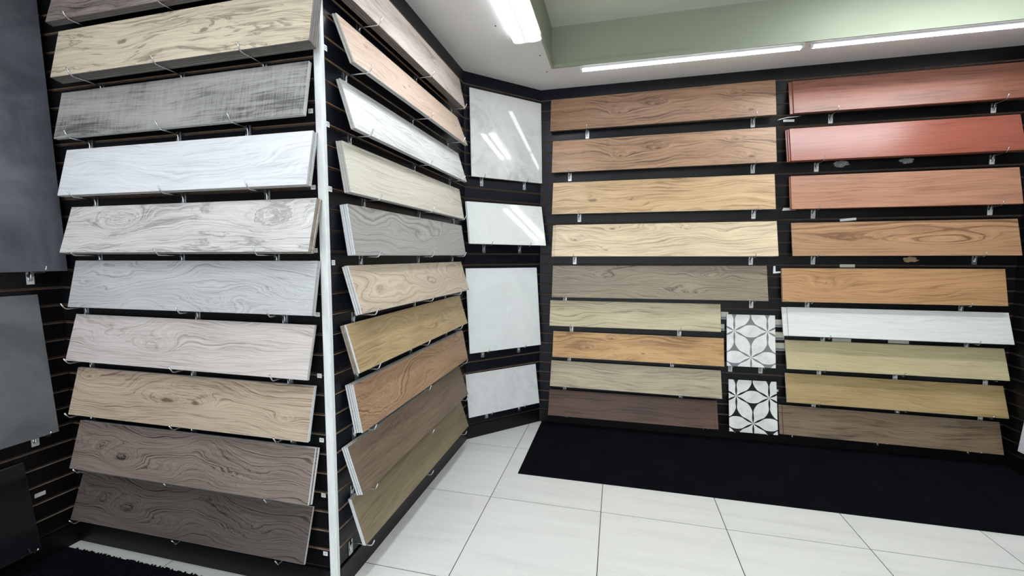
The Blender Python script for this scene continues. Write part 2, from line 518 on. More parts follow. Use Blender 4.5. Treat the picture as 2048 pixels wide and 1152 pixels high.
def strip_light(x0, x1, label):
    t = empty('strip_light', Matrix.Translation(((x0 + x1) / 2, 2.976, ZC)))
    tag(t, label, 'light', 'strip lights along the recess')
    L = (x1 - x0) / 2
    bm = bmesh.new(); box(bm, -L, L, -.020, .020, -.010, 0); bevel_all(bm, .002); obj('housing', bm, HOUS, t)
    bm = bmesh.new(); prism(bm, [(-.016, -.0101), (.016, -.0101), (.015, -.018), (.008, -.021), (-.008, -.021), (-.015, -.018)], -L + .006, L - .006)
    bmesh.ops.rotate(bm, cent=(0, 0, 0), matrix=Matrix.Rotation(math.pi / 2, 3, 'Z'), verts=bm.verts[:])
    obj('diffuser', bm, STRIP, t)
    for s in (-1, 1):
        bm = bmesh.new(); box(bm, s * L - .007, s * L + .007, -.020, .020, -.0215, 0); obj('end_cap', bm, HOUS, t)
strip_light(-.255, 1.040, 'slim strip light along the recess, the one nearer the diagonal corner wall')
strip_light(1.088, 2.30, 'slim strip light along the recess, the one over the red planks')
wrap_light(1.66, 2.47, 'twin-tube light inside the green recess above the red planks', None, ZREC, math.pi / 2, 'recess')
wrap_light(.70, .20, 'added twin-tube fill light inside the green recess over the camera side', None, ZREC, math.pi / 2, 'fill')  # unseen, added to brighten the diagonal wall from the right front

# ------------------------------------------------------------------ planks and tiles
TH, TP = 0.0079, 0.0091
def tile_mesh(name, W, H, face, edge, th=TH):
    bm = bmesh.new()
    fs = box(bm, 0, W, 0, th, 0, H, 1)
    fs[2].material_index = 0
    bmesh.ops.bevel(bm, geom=bm.edges[:], offset=.0010, segments=1, affect='EDGES')
    for f in bm.faces:
        f.material_index = 0 if f.normal.y < -.9 else 1
    me = bpy.data.meshes.new(name)
    bm.to_mesh(me); bm.free()
    me.materials.append(face); me.materials.append(edge)
    return me

hook_meshes = {}
def hook_parts(reach, tagged):
    key = (round(reach, 3), tagged)
    if key in hook_meshes:
        return hook_meshes[key]
    bm = bmesh.new()
    r = .0027
    pts = [(-.0065, -.0062, -.008), (-.0065, -.0062, -.033), (-.0045, -.0062, -.0365), (-.001, -.0062, -.0365), (.001, -.0062, -.033), (.001, -.0062, -.012), (.0008, -.008, -.004), (0, -.013, -.0008), (0, -.022, 0), (0, -reach + .008, 0), (0, -reach, .0015), (0, -reach - .006, .008), (0, -reach - .015, .026)]
    tube(bm, pts, r, 8)
    rod = bpy.data.meshes.new('rod'); bm.to_mesh(bm_me := rod); bm.free(); rod.materials.append(STEEL)
    bm = bmesh.new()
    prism(bm, [(-.013, .008), (-.0045, .008), (-.0045, -.014), (.0045, -.014), (.0045, .008), (.013, .008), (.013, -.050), (.011, -.052), (-.011, -.052), (-.013, -.050)], -.0035, -.0012)
    plate = bpy.data.meshes.new('back_plate'); bm.to_mesh(plate); bm.free(); plate.materials.append(STEELP)
    bm = bmesh.new(); box(bm, -.0125, .0125, -.0045, -.0037, -.0505, -.019)
    tg = bpy.data.meshes.new('price_tag'); bm.to_mesh(tg); bm.free(); tg.materials.append(TAG)
    hook_meshes[key] = (rod, plate, tg)
    return hook_meshes[key]

def hook(w, u, z, reach, label, group, tagged=False):
    t = empty('display_hook', frame(w, u, 0, z))
    tag(t, label, 'hook', group)
    rod, plate, tg = hook_parts(reach, tagged)
    obj('rod', rod, None, t)
    obj('back_plate', plate, None, t)
    if tagged:
        o = obj('price_tag', tg, None, t); o['label'] = 'white tag on the plate'
    return t

ORD = {1: [''], 2: ['left-end', 'right-end'], 3: ['left-end', 'middle', 'right-end']}
NTH = ['second', 'third', 'fourth', 'fifth']
def display(w, size, fit, face, edge, short, label, group, hooks, kind='plank', shift=0.0, tagged=(), front_dx=0.0, edge_back=None, back_face=None, hname=None, th=TH, yaw=0.0):
    """one display position: the front piece, those stacked behind it, and the hooks that carry them"""
    u, z, t, d, roll, n = fit
    W, H = size
    lean = math.asin((d - t) / H)
    name = {'plank': 'floor_plank', 'tile': 'wall_tile', 'deco': 'mosaic_tile'}[kind]
    M = frame(w, u, d, z, roll, lean, yaw)
    if kind != 'deco':
        me = tile_mesh(name, W, H, face, edge, th)
        o = obj(name, me, None, None, M @ Matrix.Translation((front_dx, 0, 0)))
        tag(o, label, 'plank' if kind == 'plank' else 'tile', group)
        bme = me if back_face is None and edge_back is None else tile_mesh(name, W, H, back_face or face, edge_back or edge, th)
        for k in range(1, n):
            sx = front_dx + shift * k + (random.uniform(-.005, .003) if shift == 0 else 0)
            b = obj(name, bme, None, None, M @ Matrix.Translation((sx, TP / TH * th * k, random.uniform(-.001, .001) + .001)))
            tag(b, f'{NTH[k - 1]} {"plank" if kind == "plank" else "tile"} from the front in the stack of the {short}', 'plank' if kind == 'plank' else 'tile', group)
    zr = z - (n * TP + .001) * math.sin(lean) - .0032
    for i, hu in enumerate(hooks):
        zz = zr + (hu - u) * math.sin(roll)
        hook(w, hu, zz, d + .013 - (hu - u) * math.sin(yaw), f'chrome wire hook at the {ORD[len(hooks)][i]} of the {hname or short}'.replace('  ', ' ') if len(hooks) > 1 else f'chrome wire hook under the {hname or short}', group.replace('planks', 'hooks').replace('tiles', 'hooks'), i in tagged)
    return M

# --- left display wall (front of the projecting wall)
SZL = (1.2, 0.2)
GL = 'planks on the left display wall'
Lrow = [
 dict(fit=(-2.2261, 2.2371, .0316, .0816, 0, 3), hooks=(-2.084, -1.629), short='top brown-grey plank', label='dark brown-grey plank cut by the photo top, highest on the left display wall',
      light=(165, 152, 146), dark=(72, 62, 60), edge=EDGE_D, p=dict(F=70, ring=.5, streak=.7, blotch=.5, crack=.3)),
 dict(fit=(-2.206, 2.0177, .0515, .0907, .0052, 5), hooks=(-2.068, -1.649, -1.269), short='cream cracked plank', label='cream plank with grey cracks, front of the thick stack on the left display wall',
      light=(226, 214, 190), dark=(160, 148, 130), edge=EDGE_D, p=dict(F=45, ring=.35, streak=.45, blotch=.45, crack=.75, warp=.045, knots=((.3, .55, .03, .03), (.62, .5, .025, .03)), core=((110, 102, 92), 9))),
 dict(fit=(-2.2615, 1.7914, .0232, .0626, .0048, 2), hooks=(-2.153, -1.683, -1.352), short='saw-marked grey plank', label='weathered mid-grey plank with vertical saw marks, on the left display wall',
      light=(172, 172, 167), dark=(88, 88, 88), edge=EDGE, p=dict(F=60, ring=.22, streak=.2, blotch=1.0, saw=.36, grain=.7)),
 dict(fit=(-2.2494, 1.5579, .0284, .0721, -.0011, 3), hooks=(-2.144, -1.675, -1.278), short='white-washed plank', label='nearly white plank with faint grain, on the left display wall',
      light=(238, 241, 245), dark=(200, 205, 210), edge=EDGE, p=dict(F=70, ring=.4, streak=.3, blotch=.35, knots=((.8, .55, .05, .07),))),
 dict(fit=(-2.2426, 1.3233, .03, .0834, .0006, 3), hooks=(-2.142, -1.698, -1.246), short='pale plank with dark looping figure', label='pale grey plank with two large looping grain figures and woody edge',
      light=(228, 226, 225), dark=(158, 156, 156), edge=EDGE_W, p=dict(F=85, ring=.55, warp=.06, knots=((.24, .6, .045, .10), (.86, .62, .05, .11), (.06, .2, .02, .03)), crack=.6)),
 dict(fit=(-2.2537, 1.0951, .0233, .0636, .0014, 2), hooks=(-2.244, -1.636, -1.221), short='silver-grey cathedral plank', label='silver-grey plank with arched grain at its right end, on the left display wall',
      light=(208, 211, 214), dark=(148, 151, 155), edge=EDGE, p=dict(F=105, ring=.6, warp=.075, knots=((.97, .3, .06, .10), (.2, .35, .06, .06)))),
 dict(fit=(-2.2742, .8666, .0233, .0734, -.0022, 2), hooks=(-2.234, -1.673, -1.209), short='pinkish-grey plank with one eye knot', label='pinkish light grey plank with a single brown eye knot, on the left display wall',
      light=(220, 214, 211), dark=(164, 150, 146), edge=EDGE, p=dict(F=95, ring=.55, warp=.05, knots=((.39, .38, .034, .09), (.2, .5, .05, .05, 0)), core=((120, 96, 82), 7))),
 dict(fit=(-2.2829, .631, .0254, .0733, .0018, 2), hooks=(-2.253, -1.690, -1.205), short='beige plank with twin knots', label='beige wood plank with two large swirling knots near its middle',
      light=(204, 186, 165), dark=(122, 102, 85), edge=EDGE_L, p=dict(F=105, ring=.6, warp=.05, knots=((.43, .5, .036, .10), (.55, .5, .028, .09), (.06, .84, .018, .05), (.9, .35, .02, .04, 0)), core=((92, 74, 62), 10))),
 dict(fit=(-2.2816, .3969, .0326, .0841, .0034, 2), hooks=(-2.211, -1.719, -1.246), short='brown-grey plank with eye knot', label='brown-grey plank with a dark eye knot, second lowest on the left display wall', shift=.006,
      light=(150, 135, 127), dark=(66, 56, 52), edge=EDGE_L, p=dict(F=120, grain=.5, ring=.85, warp=.07, knots=((.23, .36, .034, .09), (.58, .9, .04, -.06, 0), (.72, .25, .05, .07, 0), (.82, .36, .006, .02)), core=((44, 40, 40), 9))),
 dict(fit=(-2.3162, .1551, .0138, .0748, .0037, 1), hooks=(-2.273, -1.709, -1.218), short='charcoal plank', label='charcoal-brown plank, lowest and darkest on the left display wall',
      light=(106, 97, 92), dark=(38, 34, 33), edge=EDGE, p=dict(F=120, grain=.5, ring=.85, warp=.07, knots=((.25, .40, .034, .09), (.58, .95, .04, -.06, 0), (.74, .28, .05, .07, 0), (.84, .36, .006, .02)), core=((40, 38, 38), 9))),
]
for i, r in enumerate(Lrow):
    face = wood('left plank figure %d' % i, r['light'], r['dark'], seed=i + 1 if i != 9 else 9, size=SZL, **r['p'])
    display('L', SZL, r['fit'], face, r['edge'], r['short'], r['label'], GL, r['hooks'], shift=r.get('shift', 0))

# --- return wall, right of the white post
SZM = (1.218, 0.193)
GM = 'planks on the return wall right of the post'
Mrow = [
 dict(fit=(1.4186, 2.2354, .041, .0806, -.0001, 4), hooks=(1.597, 2.099, 2.584), short='top taupe plank on the return wall', label='taupe and grey plank, highest on the wall right of the white post',
      light=(188, 178, 169), dark=(122, 106, 96), edge=EDGE_D, p=dict(F=70, ring=.4, streak=.45, blotch=.6, knots=((.62, .55, .04, .06),))),
 dict(fit=(1.4261, 2.0108, .0221, .0922, .002, 2), hooks=(1.5, 2.053, 2.519), short='peach knotted plank', label='peach-beige plank with dark knots, second highest right of the white post',
      light=(204, 183, 165), dark=(152, 130, 113), edge=EDGE, p=dict(F=70, ring=.45, streak=.4, knots=((.13, .72, .016, .05), (.36, .42, .016, .05), (.42, .6, .012, .03), (.9, .5, .012, .03)), core=((98, 84, 76), 3.5))),
 dict(fit=(1.4386, 1.7815, .0224, .0797, .0041, 2), hooks=(1.518, 2.067, 2.549), short='off-white streaked plank', label='off-white plank with faint grey streaks, on the wall right of the white post',
      light=(224, 226, 223), dark=(172, 174, 172), edge=EDGE, p=dict(F=60, ring=.45, streak=.45, blotch=.4, knots=((.74, .5, .03, .05),), crack=.25)),
 dict(fit=(1.4264, 1.5464, .0318, .063, .0021, 3), hooks=(1.602, 2.116, 2.608), short='cream fine-grained plank', label='cream fine-grained plank, on the wall right of the white post',
      light=(222, 219, 206), dark=(178, 174, 160), edge=EDGE, p=dict(F=80, ring=.45, streak=.35, blotch=.35, warp=.05)),
 dict(fit=(1.4338, 1.3146, .0414, .0704, .0022, 4), hooks=(1.572, 2.098, 2.582), short='mid-grey swirled plank', label='mid-grey plank with a diamond swirl, front of four right of the white post',
      light=(178, 177, 174), dark=(130, 126, 124), edge=EDGE_L, p=dict(F=40, jit_amt=.5, ring=.75, grain=.35, streak=.15, blotch=.2, warp=.085, knots=((.68, .55, .05, .10), (.5, .4, .04, .07)))),
 dict(fit=(1.4409, 1.0887, .0329, .0883, .0003, 3), hooks=(1.51, 2.045, 2.456), short='sand plank with bold rings', label='sand-coloured plank with bold ringed figure, right of the white post',
      light=(216, 202, 182), dark=(158, 138, 120), edge=EDGE_L, p=dict(F=34, jit_amt=.5, ring=.85, grain=.35, streak=.12, blotch=.2, warp=.09, knots=((.6, .45, .045, .10), (.88, .62, .04, .10), (.08, .4, .04, .06)))),
 dict(fit=(1.4199, .8645, .031, .0853, .0067, 3), hooks=(1.524, 1.995, 2.468), short='honey-olive plank', label='honey-olive plank with pale sides, right of the white post', edge_back=EDGE_W,
      light=(196, 171, 130), dark=(136, 115, 82), edge=EDGE_L, p=dict(F=100, ring=.4, streak=.35, blotch=.45, knots=((.42, .6, .03, .06), (.62, .72, .03, .06)))),
 dict(fit=(1.4383, .623, .0423, .0791, .0061, 4), hooks=(1.494, 2.013, 2.57), short='chestnut ringed plank', label='chestnut plank with a ringed eye at its far end, right of the white post',
      light=(184, 151, 121), dark=(122, 92, 69), edge=EDGE_L, p=dict(F=70, ring=.75, warp=.065, knots=((.74, .62, .036, .12), (.9, .75, .03, .06), (.1, .2, .06, .08)))),
 dict(fit=(1.4068, .3925, .0316, .0925, .0088, 3), hooks=(1.47, 2.013, 2.528), short='dark umber plank', label='dark umber plank, second lowest right of the white post',
      light=(136, 118, 102), dark=(86, 73, 62), edge=EDGE_L, p=dict(F=110, ring=.4, streak=.3, blotch=.4, knots=((.3, .6, .03, .05),))),
 dict(fit=(1.4321, .168, .0235, .0839, .0065, 2), hooks=(1.449, 2.013, 2.528), short='olive-brown plank', label='olive-brown plank, lowest right of the white post, just above the floor',
      light=(146, 134, 108), dark=(104, 92, 70), edge=EDGE_L, p=dict(F=90, ring=.4, streak=.4, blotch=.5)),
]
for i, r in enumerate(Mrow):
    face = wood('return plank figure %d' % i, r['light'], r['dark'], seed=i + 12, size=SZM, **r['p'])
    display('M', SZM, r['fit'], face, r['edge'], r['short'], r['label'], GM, r['hooks'], edge_back=r.get('edge_back'))

# --- diagonal corner wall: polished marble tiles
GC = 'marble tiles on the diagonal wall'
EDGE_M = plain('marble tile body', (210, 214, 214), 0.5)
Crow = [
 dict(size=(.604, .592), fit=(.0366, 1.8548, .0263, .0362, .0099, 1), yaw=.0188, hooks=(.131, .491), short='square glossy tile with grey vein', label='large square glossy white marble tile, highest on the diagonal wall',
      m=marble('corner marble 0', (226, 228, 227), (160, 164, 162), 1, rough=.03, vein=.75, scale=2.0, sharp=9, amount=.8)),
 dict(size=(.604, .30), fit=(-.0069, 1.3944, .021, .092, -.0105, 2), yaw=-.0763, hooks=(.147, .451), short='glossy white half tile', label='glossy white oblong marble tile, between the two square ones on the diagonal wall',
      m=marble('corner marble 1', (229, 233, 232), (196, 202, 202), 5, rough=.03, vein=.5, scale=3.0)),
 dict(size=(.604, .592), fit=(-.0059, .6364, .0132, .0759, -.0045, 1), hooks=(.133, .443), short='matte white square tile', label='large square cloudy white tile, lower of the two squares on the diagonal wall',
      m=marble('corner marble 2', (233, 237, 238), (200, 206, 206), 9, rough=.22, vein=.4, scale=2.6)),
 dict(size=(.604, .30), fit=(-.0116, .1799, .0133, .0682, -.0042, 1), hooks=(.163, .449), short='cloudy half tile near the floor', label='oblong cloudy grey-white tile, lowest on the diagonal wall',
      m=marble('corner marble 3', (226, 229, 230), (176, 182, 182), 14, rough=.25, vein=.6, scale=3.4)),
]
for r in Crow:
    display('C', r['size'], r['fit'], r['m'], EDGE_M, r['short'], r['label'], GC, r['hooks'], kind='tile', edge_back=EDGE_D if r['fit'][5] > 1 else None, shift=-.006, yaw=r.get('yaw', 0))

# --- back wall, left column
GB = 'planks on the back wall, left column'
SZB, SZBs = (1.5, .245), (1.21, .197)
walnut = dict(F=60, ring=.35, grain=.4, streak=.75, blotch=.45, warp=.04, knots=((.5, .6, .022, .05), (.33, .42, .018, .04), (.84, .72, .018, .05), (.9, .2, .02, .03)), core=((72, 58, 54), 4), crack=.35)
Brow = [
 dict(size=SZB, fit=(-.5008, 2.2323, .0147, .0609, .0039, 1), hooks=(-.232, .875), short='top walnut plank', label='walnut-brown plank with dark knots, highest left of the red planks', light=(164, 128, 100), dark=(92, 70, 58), edge=EDGE_D, seed=31, p=walnut),
 dict(size=SZB, fit=(-.4869, 1.9296, .0147, .0618, .0012, 1), hooks=(-.358, .886), short='second walnut plank', label='walnut-brown plank with dark knots, just below the highest one', light=(188, 151, 120), dark=(106, 83, 70), edge=EDGE_D, seed=31, p=walnut),
 dict(size=SZB, fit=(-.4826, 1.6236, .0144, .069, -.0006, 1), hooks=(-.284, .902), short='golden oak plank', label='long golden oak plank with brown streaks on the back wall', light=(219, 187, 145), dark=(148, 116, 84), edge=EDGE, seed=33,
      p=dict(F=55, ring=.4, streak=.75, blotch=.4, knots=((.38, .4, .01, .03), (.2, .4, .03, .05)), core=((112, 92, 74), 5))),
 dict(size=SZB, fit=(-.4594, 1.3092, .0233, .0883, .0002, 2), hooks=(-.315, .897), short='pale straw plank', label='long pale straw plank with a second one peeking out at its left', light=(236, 218, 184), dark=(176, 154, 124), edge=EDGE, seed=34, shift=-.022,
      p=dict(F=55, ring=.4, streak=.8, blotch=.4, knots=((.1, .5, .022, .05), (.28, .85, .02, .04), (.25, .2, .02, .03), (.62, .82, .016, .04)), core=((128, 106, 84), 6))),
 dict(size=(1.475, .245), fit=(-.4787, 1.0007, .0142, .0757, .0044, 1), hooks=(-.386, .911), short='grey-brown long plank', label='long grey-brown plank with arched grain on the back wall', light=(162, 148, 129), dark=(94, 84, 72), edge=EDGE_D, seed=35,
      p=dict(F=80, ring=.65, streak=.5, warp=.06, knots=((.27, .6, .05, .08), (.62, .15, .05, .08), (.56, .45, .012, .03), (.75, .7, .03, .05)))),
 dict(size=SZBs, fit=(-.4976, .7789, .0129, .0545, .0017, 1), hooks=(-.334, .445), short='khaki streaked plank', label='khaki plank with pale streaks, beside the grey mosaic tile', light=(212, 201, 169), dark=(150, 140, 110), edge=EDGE, seed=36,
      p=dict(F=50, ring=.35, streak=.9, blotch=.4, warp=.035)),
 dict(size=SZBs, fit=(-.4717, .5428, .0224, .0722, -.0016, 2), hooks=(-.35, .402), short='amber plank', label='amber-orange rustic plank with greyish left end on the back wall', light=(214, 172, 116), dark=(146, 108, 70), edge=EDGE, seed=37,
      p=dict(F=55, ring=.35, streak=.4, blotch=.8, crack=.3, knots=((.22, .4, .02, .04), (.55, .3, .014, .03), (.36, .8, .02, .04)), core=((110, 78, 52), 5))),
 dict(size=SZBs, fit=(-.484, .3218, .023, .0978, -.0034, 2), hooks=(-.384, .468), short='greige plank', label='greige streaked plank, second lowest left of the mosaic tiles', light=(192, 181, 155), dark=(130, 119, 98), edge=EDGE, seed=38, shift=-.003,
      p=dict(F=50, ring=.35, streak=.65, blotch=.6, warp=.04)),
 dict(size=(1.185, .197), fit=(-.4979, .0943, .0237, .1029, .0025, 2), hooks=(-.36, .635), short='dark mahogany plank', label='dark mahogany-brown plank, lowest left of the mosaic tiles', light=(102, 72, 58), dark=(46, 33, 27), edge=EDGE_D, seed=39, shift=.024,
      p=dict(F=60, ring=.3, streak=.75, blotch=.4, warp=.03)),
]
for i, r in enumerate(Brow):
    face = wood('back plank figure %d' % i, r['light'], r['dark'], seed=r['seed'], size=r['size'], rough=.4, **r['p'])
    display('B', r['size'], r['fit'], face, r['edge'], r['short'], r['label'], GB, r['hooks'], tagged=(0, 1) if i in (2,) else ((0,) if i in (5, 6) else ()), shift=r.get('shift', 0))

# --- back wall, right column
GR = 'planks on the back wall, right column'
SZR, SZRs = (1.22, .228), (1.212, .197)
Rrow = [
 dict(size=SZR, fit=(1.0949, 2.2337, .0223, .0781, -.0006, 2), hooks=(1.334, 2.193), short='top red-brown plank', label='red-brown plank, highest in the right column of the back wall', light=(146, 98, 81), dark=(104, 68, 56), edge=EDGE_R, shift=-.020, tagged=(0, 1), p=dict(F=60, ring=.25, streak=.5, blotch=.4, warp=.03, rough=.28, spec=.45)),
 dict(size=SZR, fit=(1.0876, 1.9282, .0316, .0903, .0012, 3), hooks=(1.267, 2.206), short='cherry-red plank', label='cherry-red plank with glossy pink glare, second in the right column', light=(154, 88, 71), dark=(120, 67, 55), edge=EDGE_R, shift=-.009, tagged=(0, 1), p=dict(F=60, ring=.2, streak=.4, blotch=.35, warp=.03, rough=.27, spec=.38)),
 dict(size=SZR, fit=(1.11, 1.6189, .0224, .0704, .0004, 2), hooks=(1.262, 2.216), short='salmon-brown plank', label='salmon-brown straight-grained plank below the cherry-red one', light=(188, 139, 113), dark=(142, 101, 80), edge=EDGE_R, shift=-.006, tagged=(1,), p=dict(F=60, ring=.25, streak=.55, blotch=.35, warp=.03, rough=.36)),
 dict(size=SZR, fit=(1.1309, 1.3112, .0125, .0646, .0024, 1), hooks=(1.275, 2.158), short='tan plank with long oval figure', label='tan plank with a long oval grain figure, right column of the back wall', light=(190, 149, 112), dark=(126, 92, 66), edge=EDGE_W, p=dict(F=42, ring=.75, streak=.4, blotch=.3, warp=.018, jit_amt=.2, asp=5.5, knots=((.68, .42, .05, .13), (.25, .4, .05, .06)), rough=.4)),
 dict(size=SZR, fit=(1.0832, 1.0045, .0229, .0659, .0029, 2), hooks=(1.254, 2.108), short='light oak plank', label='light orange-oak plank above the white plank, right column', light=(202, 158, 113), dark=(146, 106, 72), edge=EDGE_W, p=dict(F=70, ring=.45, streak=.6, blotch=.35, warp=.045, knots=((.2, .5, .04, .08),), rough=.42)),
 dict(size=SZRs, fit=(1.125, .778, .0224, .0829, -.0012, 2), hooks=(1.357, 2.152), short='white right-column plank', label='white plank with its twin showing at the left, right column of back wall', light=(240, 243, 240), dark=(212, 216, 212), edge=EDGE_L, shift=-.030, p=dict(F=60, ring=.3, streak=.3, blotch=.3, rough=.4)),
 dict(size=SZRs, fit=(1.1258, .55, .0129, .0734, .0009, 1), hooks=(1.345, 1.783, 2.263), short='pale khaki plank', label='pale khaki plank just below the white plank, right column', light=(210, 198, 158), dark=(174, 160, 120), edge=EDGE, tagged=(0, 1, 2), p=dict(F=70, ring=.25, streak=.4, blotch=.35, rough=.42)),
 dict(size=SZRs, fit=(1.1343, .3208, .0136, .0763, -.0036, 1), hooks=(1.323, 1.809, 2.252), short='ochre plank', label='ochre plank, second lowest in the right column of the back wall', light=(192, 168, 120), dark=(146, 122, 80), edge=EDGE, tagged=(0, 2), p=dict(F=80, ring=.3, streak=.45, blotch=.4, rough=.42)),
 dict(size=SZRs, fit=(1.1239, .0942, .022, .0762, -.0066, 2), hooks=(1.207, 1.712, 2.205), short='drab brown plank', label='drab olive-brown streaked plank, lowest in the right column', light=(146, 126, 102), dark=(74, 61, 48), edge=EDGE_D, shift=-.022, p=dict(F=80, ring=.4, streak=.65, blotch=.6, warp=.045, rough=.42)),
]
for i, r in enumerate(Rrow):
    face = wood('right plank figure %d' % i, r['light'], r['dark'], seed=50 + i, size=r['size'], **r['p'])
    display('B', r['size'], r['fit'], face, r['edge'], r['short'], r['label'], GR, r['hooks'], tagged=r.get('tagged', ()), shift=r.get('shift', 0))

# --- two mosaic tiles: marble petals set in a coloured ground
def lens_outline(s):
    half = [(0, 0), (.081, .025), (.169, .0615), (.247, .114), (.324, .168), (.383, .190), (.44, .200), (.5, .203)]
    full = half + [(1 - a, b) for a, b in reversed(half[:-1])]
    return [(a * s, b * s) for a, b in full] + [(a * s, -b * s) for a, b in reversed(full[1:-1])]
def clip(poly, W, H):
    for ax, lim, sgn in ((0, 0.0006, 1), (0, W - .0006, -1), (1, 0.0006, 1), (1, H - .0006, -1)):
        out = []
        for i in range(len(poly)):
            a, b = poly[i - 1], poly[i]
            ia, ib = sgn * (a[ax] - lim) >= 0, sgn * (b[ax] - lim) >= 0
            if ia != ib:
                t = (lim - a[ax]) / (b[ax] - a[ax])
                out.append((a[0] + (b[0] - a[0]) * t, a[1] + (b[1] - a[1]) * t))
            if ib:
                out.append(b)
        poly = out
        if len(poly) < 3:
            return []
    return poly
PETAL = marble('petal marble', (242, 244, 243), (186, 191, 191), 21, rough=.18, vein=.7, scale=9.0, amount=.6)
GD = 'mosaic tiles beside the left column'
def mosaic(fit, ground, short, label, hooks):
    W, H, s = .306, .36, .209
    M = display('B', (W, H), fit, None, None, short, label, GD, hooks, kind='deco')
    t = empty('mosaic_tile', M)
    tag(t, label, 'tile', GD)
    bm = bmesh.new(); box(bm, 0, W, .0012, .0095, 0, H); obj('ground', bm, ground, t)
    o0 = (.0487, .2456)
    pts = [(o0[0] + s * i + (s / 2 if j % 2 else 0), o0[1] - s * .8660 * j) for i in range(-3, 4) for j in range(-2, 4)]
    base = lens_outline(s)
    for p in pts:
        for ang in (0, math.pi / 3, 2 * math.pi / 3):
            ca, sa = math.cos(ang), math.sin(ang)
            q = clip([(p[0] + a * ca - b * sa, p[1] + a * sa + b * ca) for a, b in base], W, H)
            area = abs(sum(q[i - 1][0] * q[i][1] - q[i][0] * q[i - 1][1] for i in range(len(q)))) / 2 if len(q) > 2 else 0
            if area < 2e-5:
                continue
            clean = [v for i, v in enumerate(q) if (Vector(v) - Vector(q[i - 1])).length > 1e-4]
            bm = bmesh.new(); prism(bm, clean, 0, .0018)
            obj('petal', bm, PETAL, t)
mosaic((.7549, .5463, .0133, .0682, .0045, 1), plain('grey mosaic ground', (122, 124, 126), .5), 'grey mosaic tile', 'white petal mosaic tile on a grey ground, upper of the two', (.793, .987))
mosaic((.7827, .0852, .013, .0823, .0054, 1), plain('black mosaic ground', (13, 13, 15), .5, spec=.25), 'black mosaic tile', 'white petal mosaic tile on a black ground, lower of the two', (.842, 1.051))

# --- far left wall: dark stone tiles
GF = 'dark tiles on the far left wall'
SL0 = marble('slate figure 0', (120, 124, 133), (74, 77, 85), 3, rough=.5, vein=.6, scale=4.2, k=.8, sharp=5, deep=1.0)
SL1 = marble('slate figure 1', (126, 131, 135), (88, 92, 97), 8, rough=.55, vein=.6, scale=4.6, k=.8, sharp=5, deep=1.0)
SL2 = marble('black slab figure', (26, 28, 32), (16, 17, 19), 4, rough=.12, vein=.3, scale=3.0, k=.8)
display('F', (.60, 1.20), (.747, 1.246, .0145, .078, 0, 1), SL0, EDGE_D, 'tall slate tile', 'tall charcoal slate tile at the photo edge, upper on the far left wall', GF, (.80, 1.262), kind='tile', tagged=(1,))
display('F', (.60, .592), (.676, .560, .0145, .078, 0, 1), SL1, EDGE_D, 'mid-grey slate tile', 'mid-grey square slate tile below the tall charcoal one', GF, (.80, 1.235), kind='tile', tagged=(1,))
display('F', (.60, .368), (.588, .094, .0145, .078, 0, 1), SL2, EDGE_D, 'glossy black tile', 'glossy black tile, lowest on the far left wall above the carpet', GF, (.72, 1.165), kind='tile')

# ------------------------------------------------------------------ price stickers and scraps on the slats
def sticker(w, u, z, wd, ht, label, group='price stickers beside the white post', lines=True):
    t = empty('price_sticker', frame(w, u, 0, z))
    tag(t, label, 'sticker', group)
    bm = bmesh.new(); box(bm, -wd / 2, wd / 2, -.0012, -.0002, -ht / 2, ht / 2)
    obj('paper', bm, PAPER, t)
    if lines:
        bm = bmesh.new()
        for k, l in ((.18, .7), (-.12, .55)):
            box(bm, -wd * l / 2, wd * l / 2, -.0015, -.0011, ht * (k - .05), ht * (k + .05))
        obj('printed_line', bm, INK, t)
Ls = [(1.829, 'saw-marked grey plank'), (1.559, 'white-washed plank'), (1.330, 'pale looping-figure plank'), (1.093, 'silver-grey plank'), (.861, 'pinkish-grey plank'), (.612, 'beige twin-knot plank'), (.394, 'brown-grey plank'), (.159, 'charcoal plank')]
for z, nm in Ls:
    sticker('L', -1.0795, z, .019, .016, f'small white price sticker at the right end of the {nm}')
for (u, z, nm) in ((1.385, 2.053, 'below the peach plank end'), (1.386, 1.786, 'beside the off-white plank'), (1.389, 1.555, 'beside the cream plank'), (1.394, 1.285, 'beside the mid-grey swirled plank')):
    sticker('M', u + .004, z, .019, .019, f'small white price sticker right of the post, {nm}')
sticker('F', 1.238, .290, .036, .017, 'white paper sticker on the far left slats above the black carpet', None, False)

def scrap(name, w, u, z, pts, label, cat, mat, th=.0012, ang=0.0, d=0.0):
    bm = bmesh.new()
    ca, sa = math.cos(ang), math.sin(ang)
    prism(bm, [(p[0] * ca - p[1] * sa, p[0] * sa + p[1] * ca) for p in pts], -th - .0003, -.0003)
    o = obj(name, bm, mat, None, frame(w, u, d, z))
    return tag(o, label, cat)
def rect(w, h):
    return [(-w / 2, -h / 2), (w / 2, -h / 2), (w / 2, h / 2), (-w / 2, h / 2)]
scrap('paper_strip', 'B', 1.085, 2.2245, [(-.062, -.008), (-.01, .002), (.055, .006), (.075, .010), (.0, .010), (-.05, -.001)], 'curled thin white paper strip between the walnut and red planks, upper of two', 'paper', PAPER, .004)
scrap('paper_strip', 'B', 1.092, 2.210, rect(.066, .015), 'flat white paper strip between the walnut and red planks, lower of two', 'paper', PAPER, .0015, -.06)
scrap('paper_strip', 'B', 1.118, 1.627, [(-.042, -.010), (.042, -.008), (.042, .006), (-.034, .008)], 'white paper strip at the lower left corner of the salmon-brown plank', 'paper', PAPER)
scrap('paper_strip', 'B', 1.466, 1.5495, rect(.092, .016), 'white paper label above the tan oval-figure plank', 'paper', PAPER, .0015, .09)
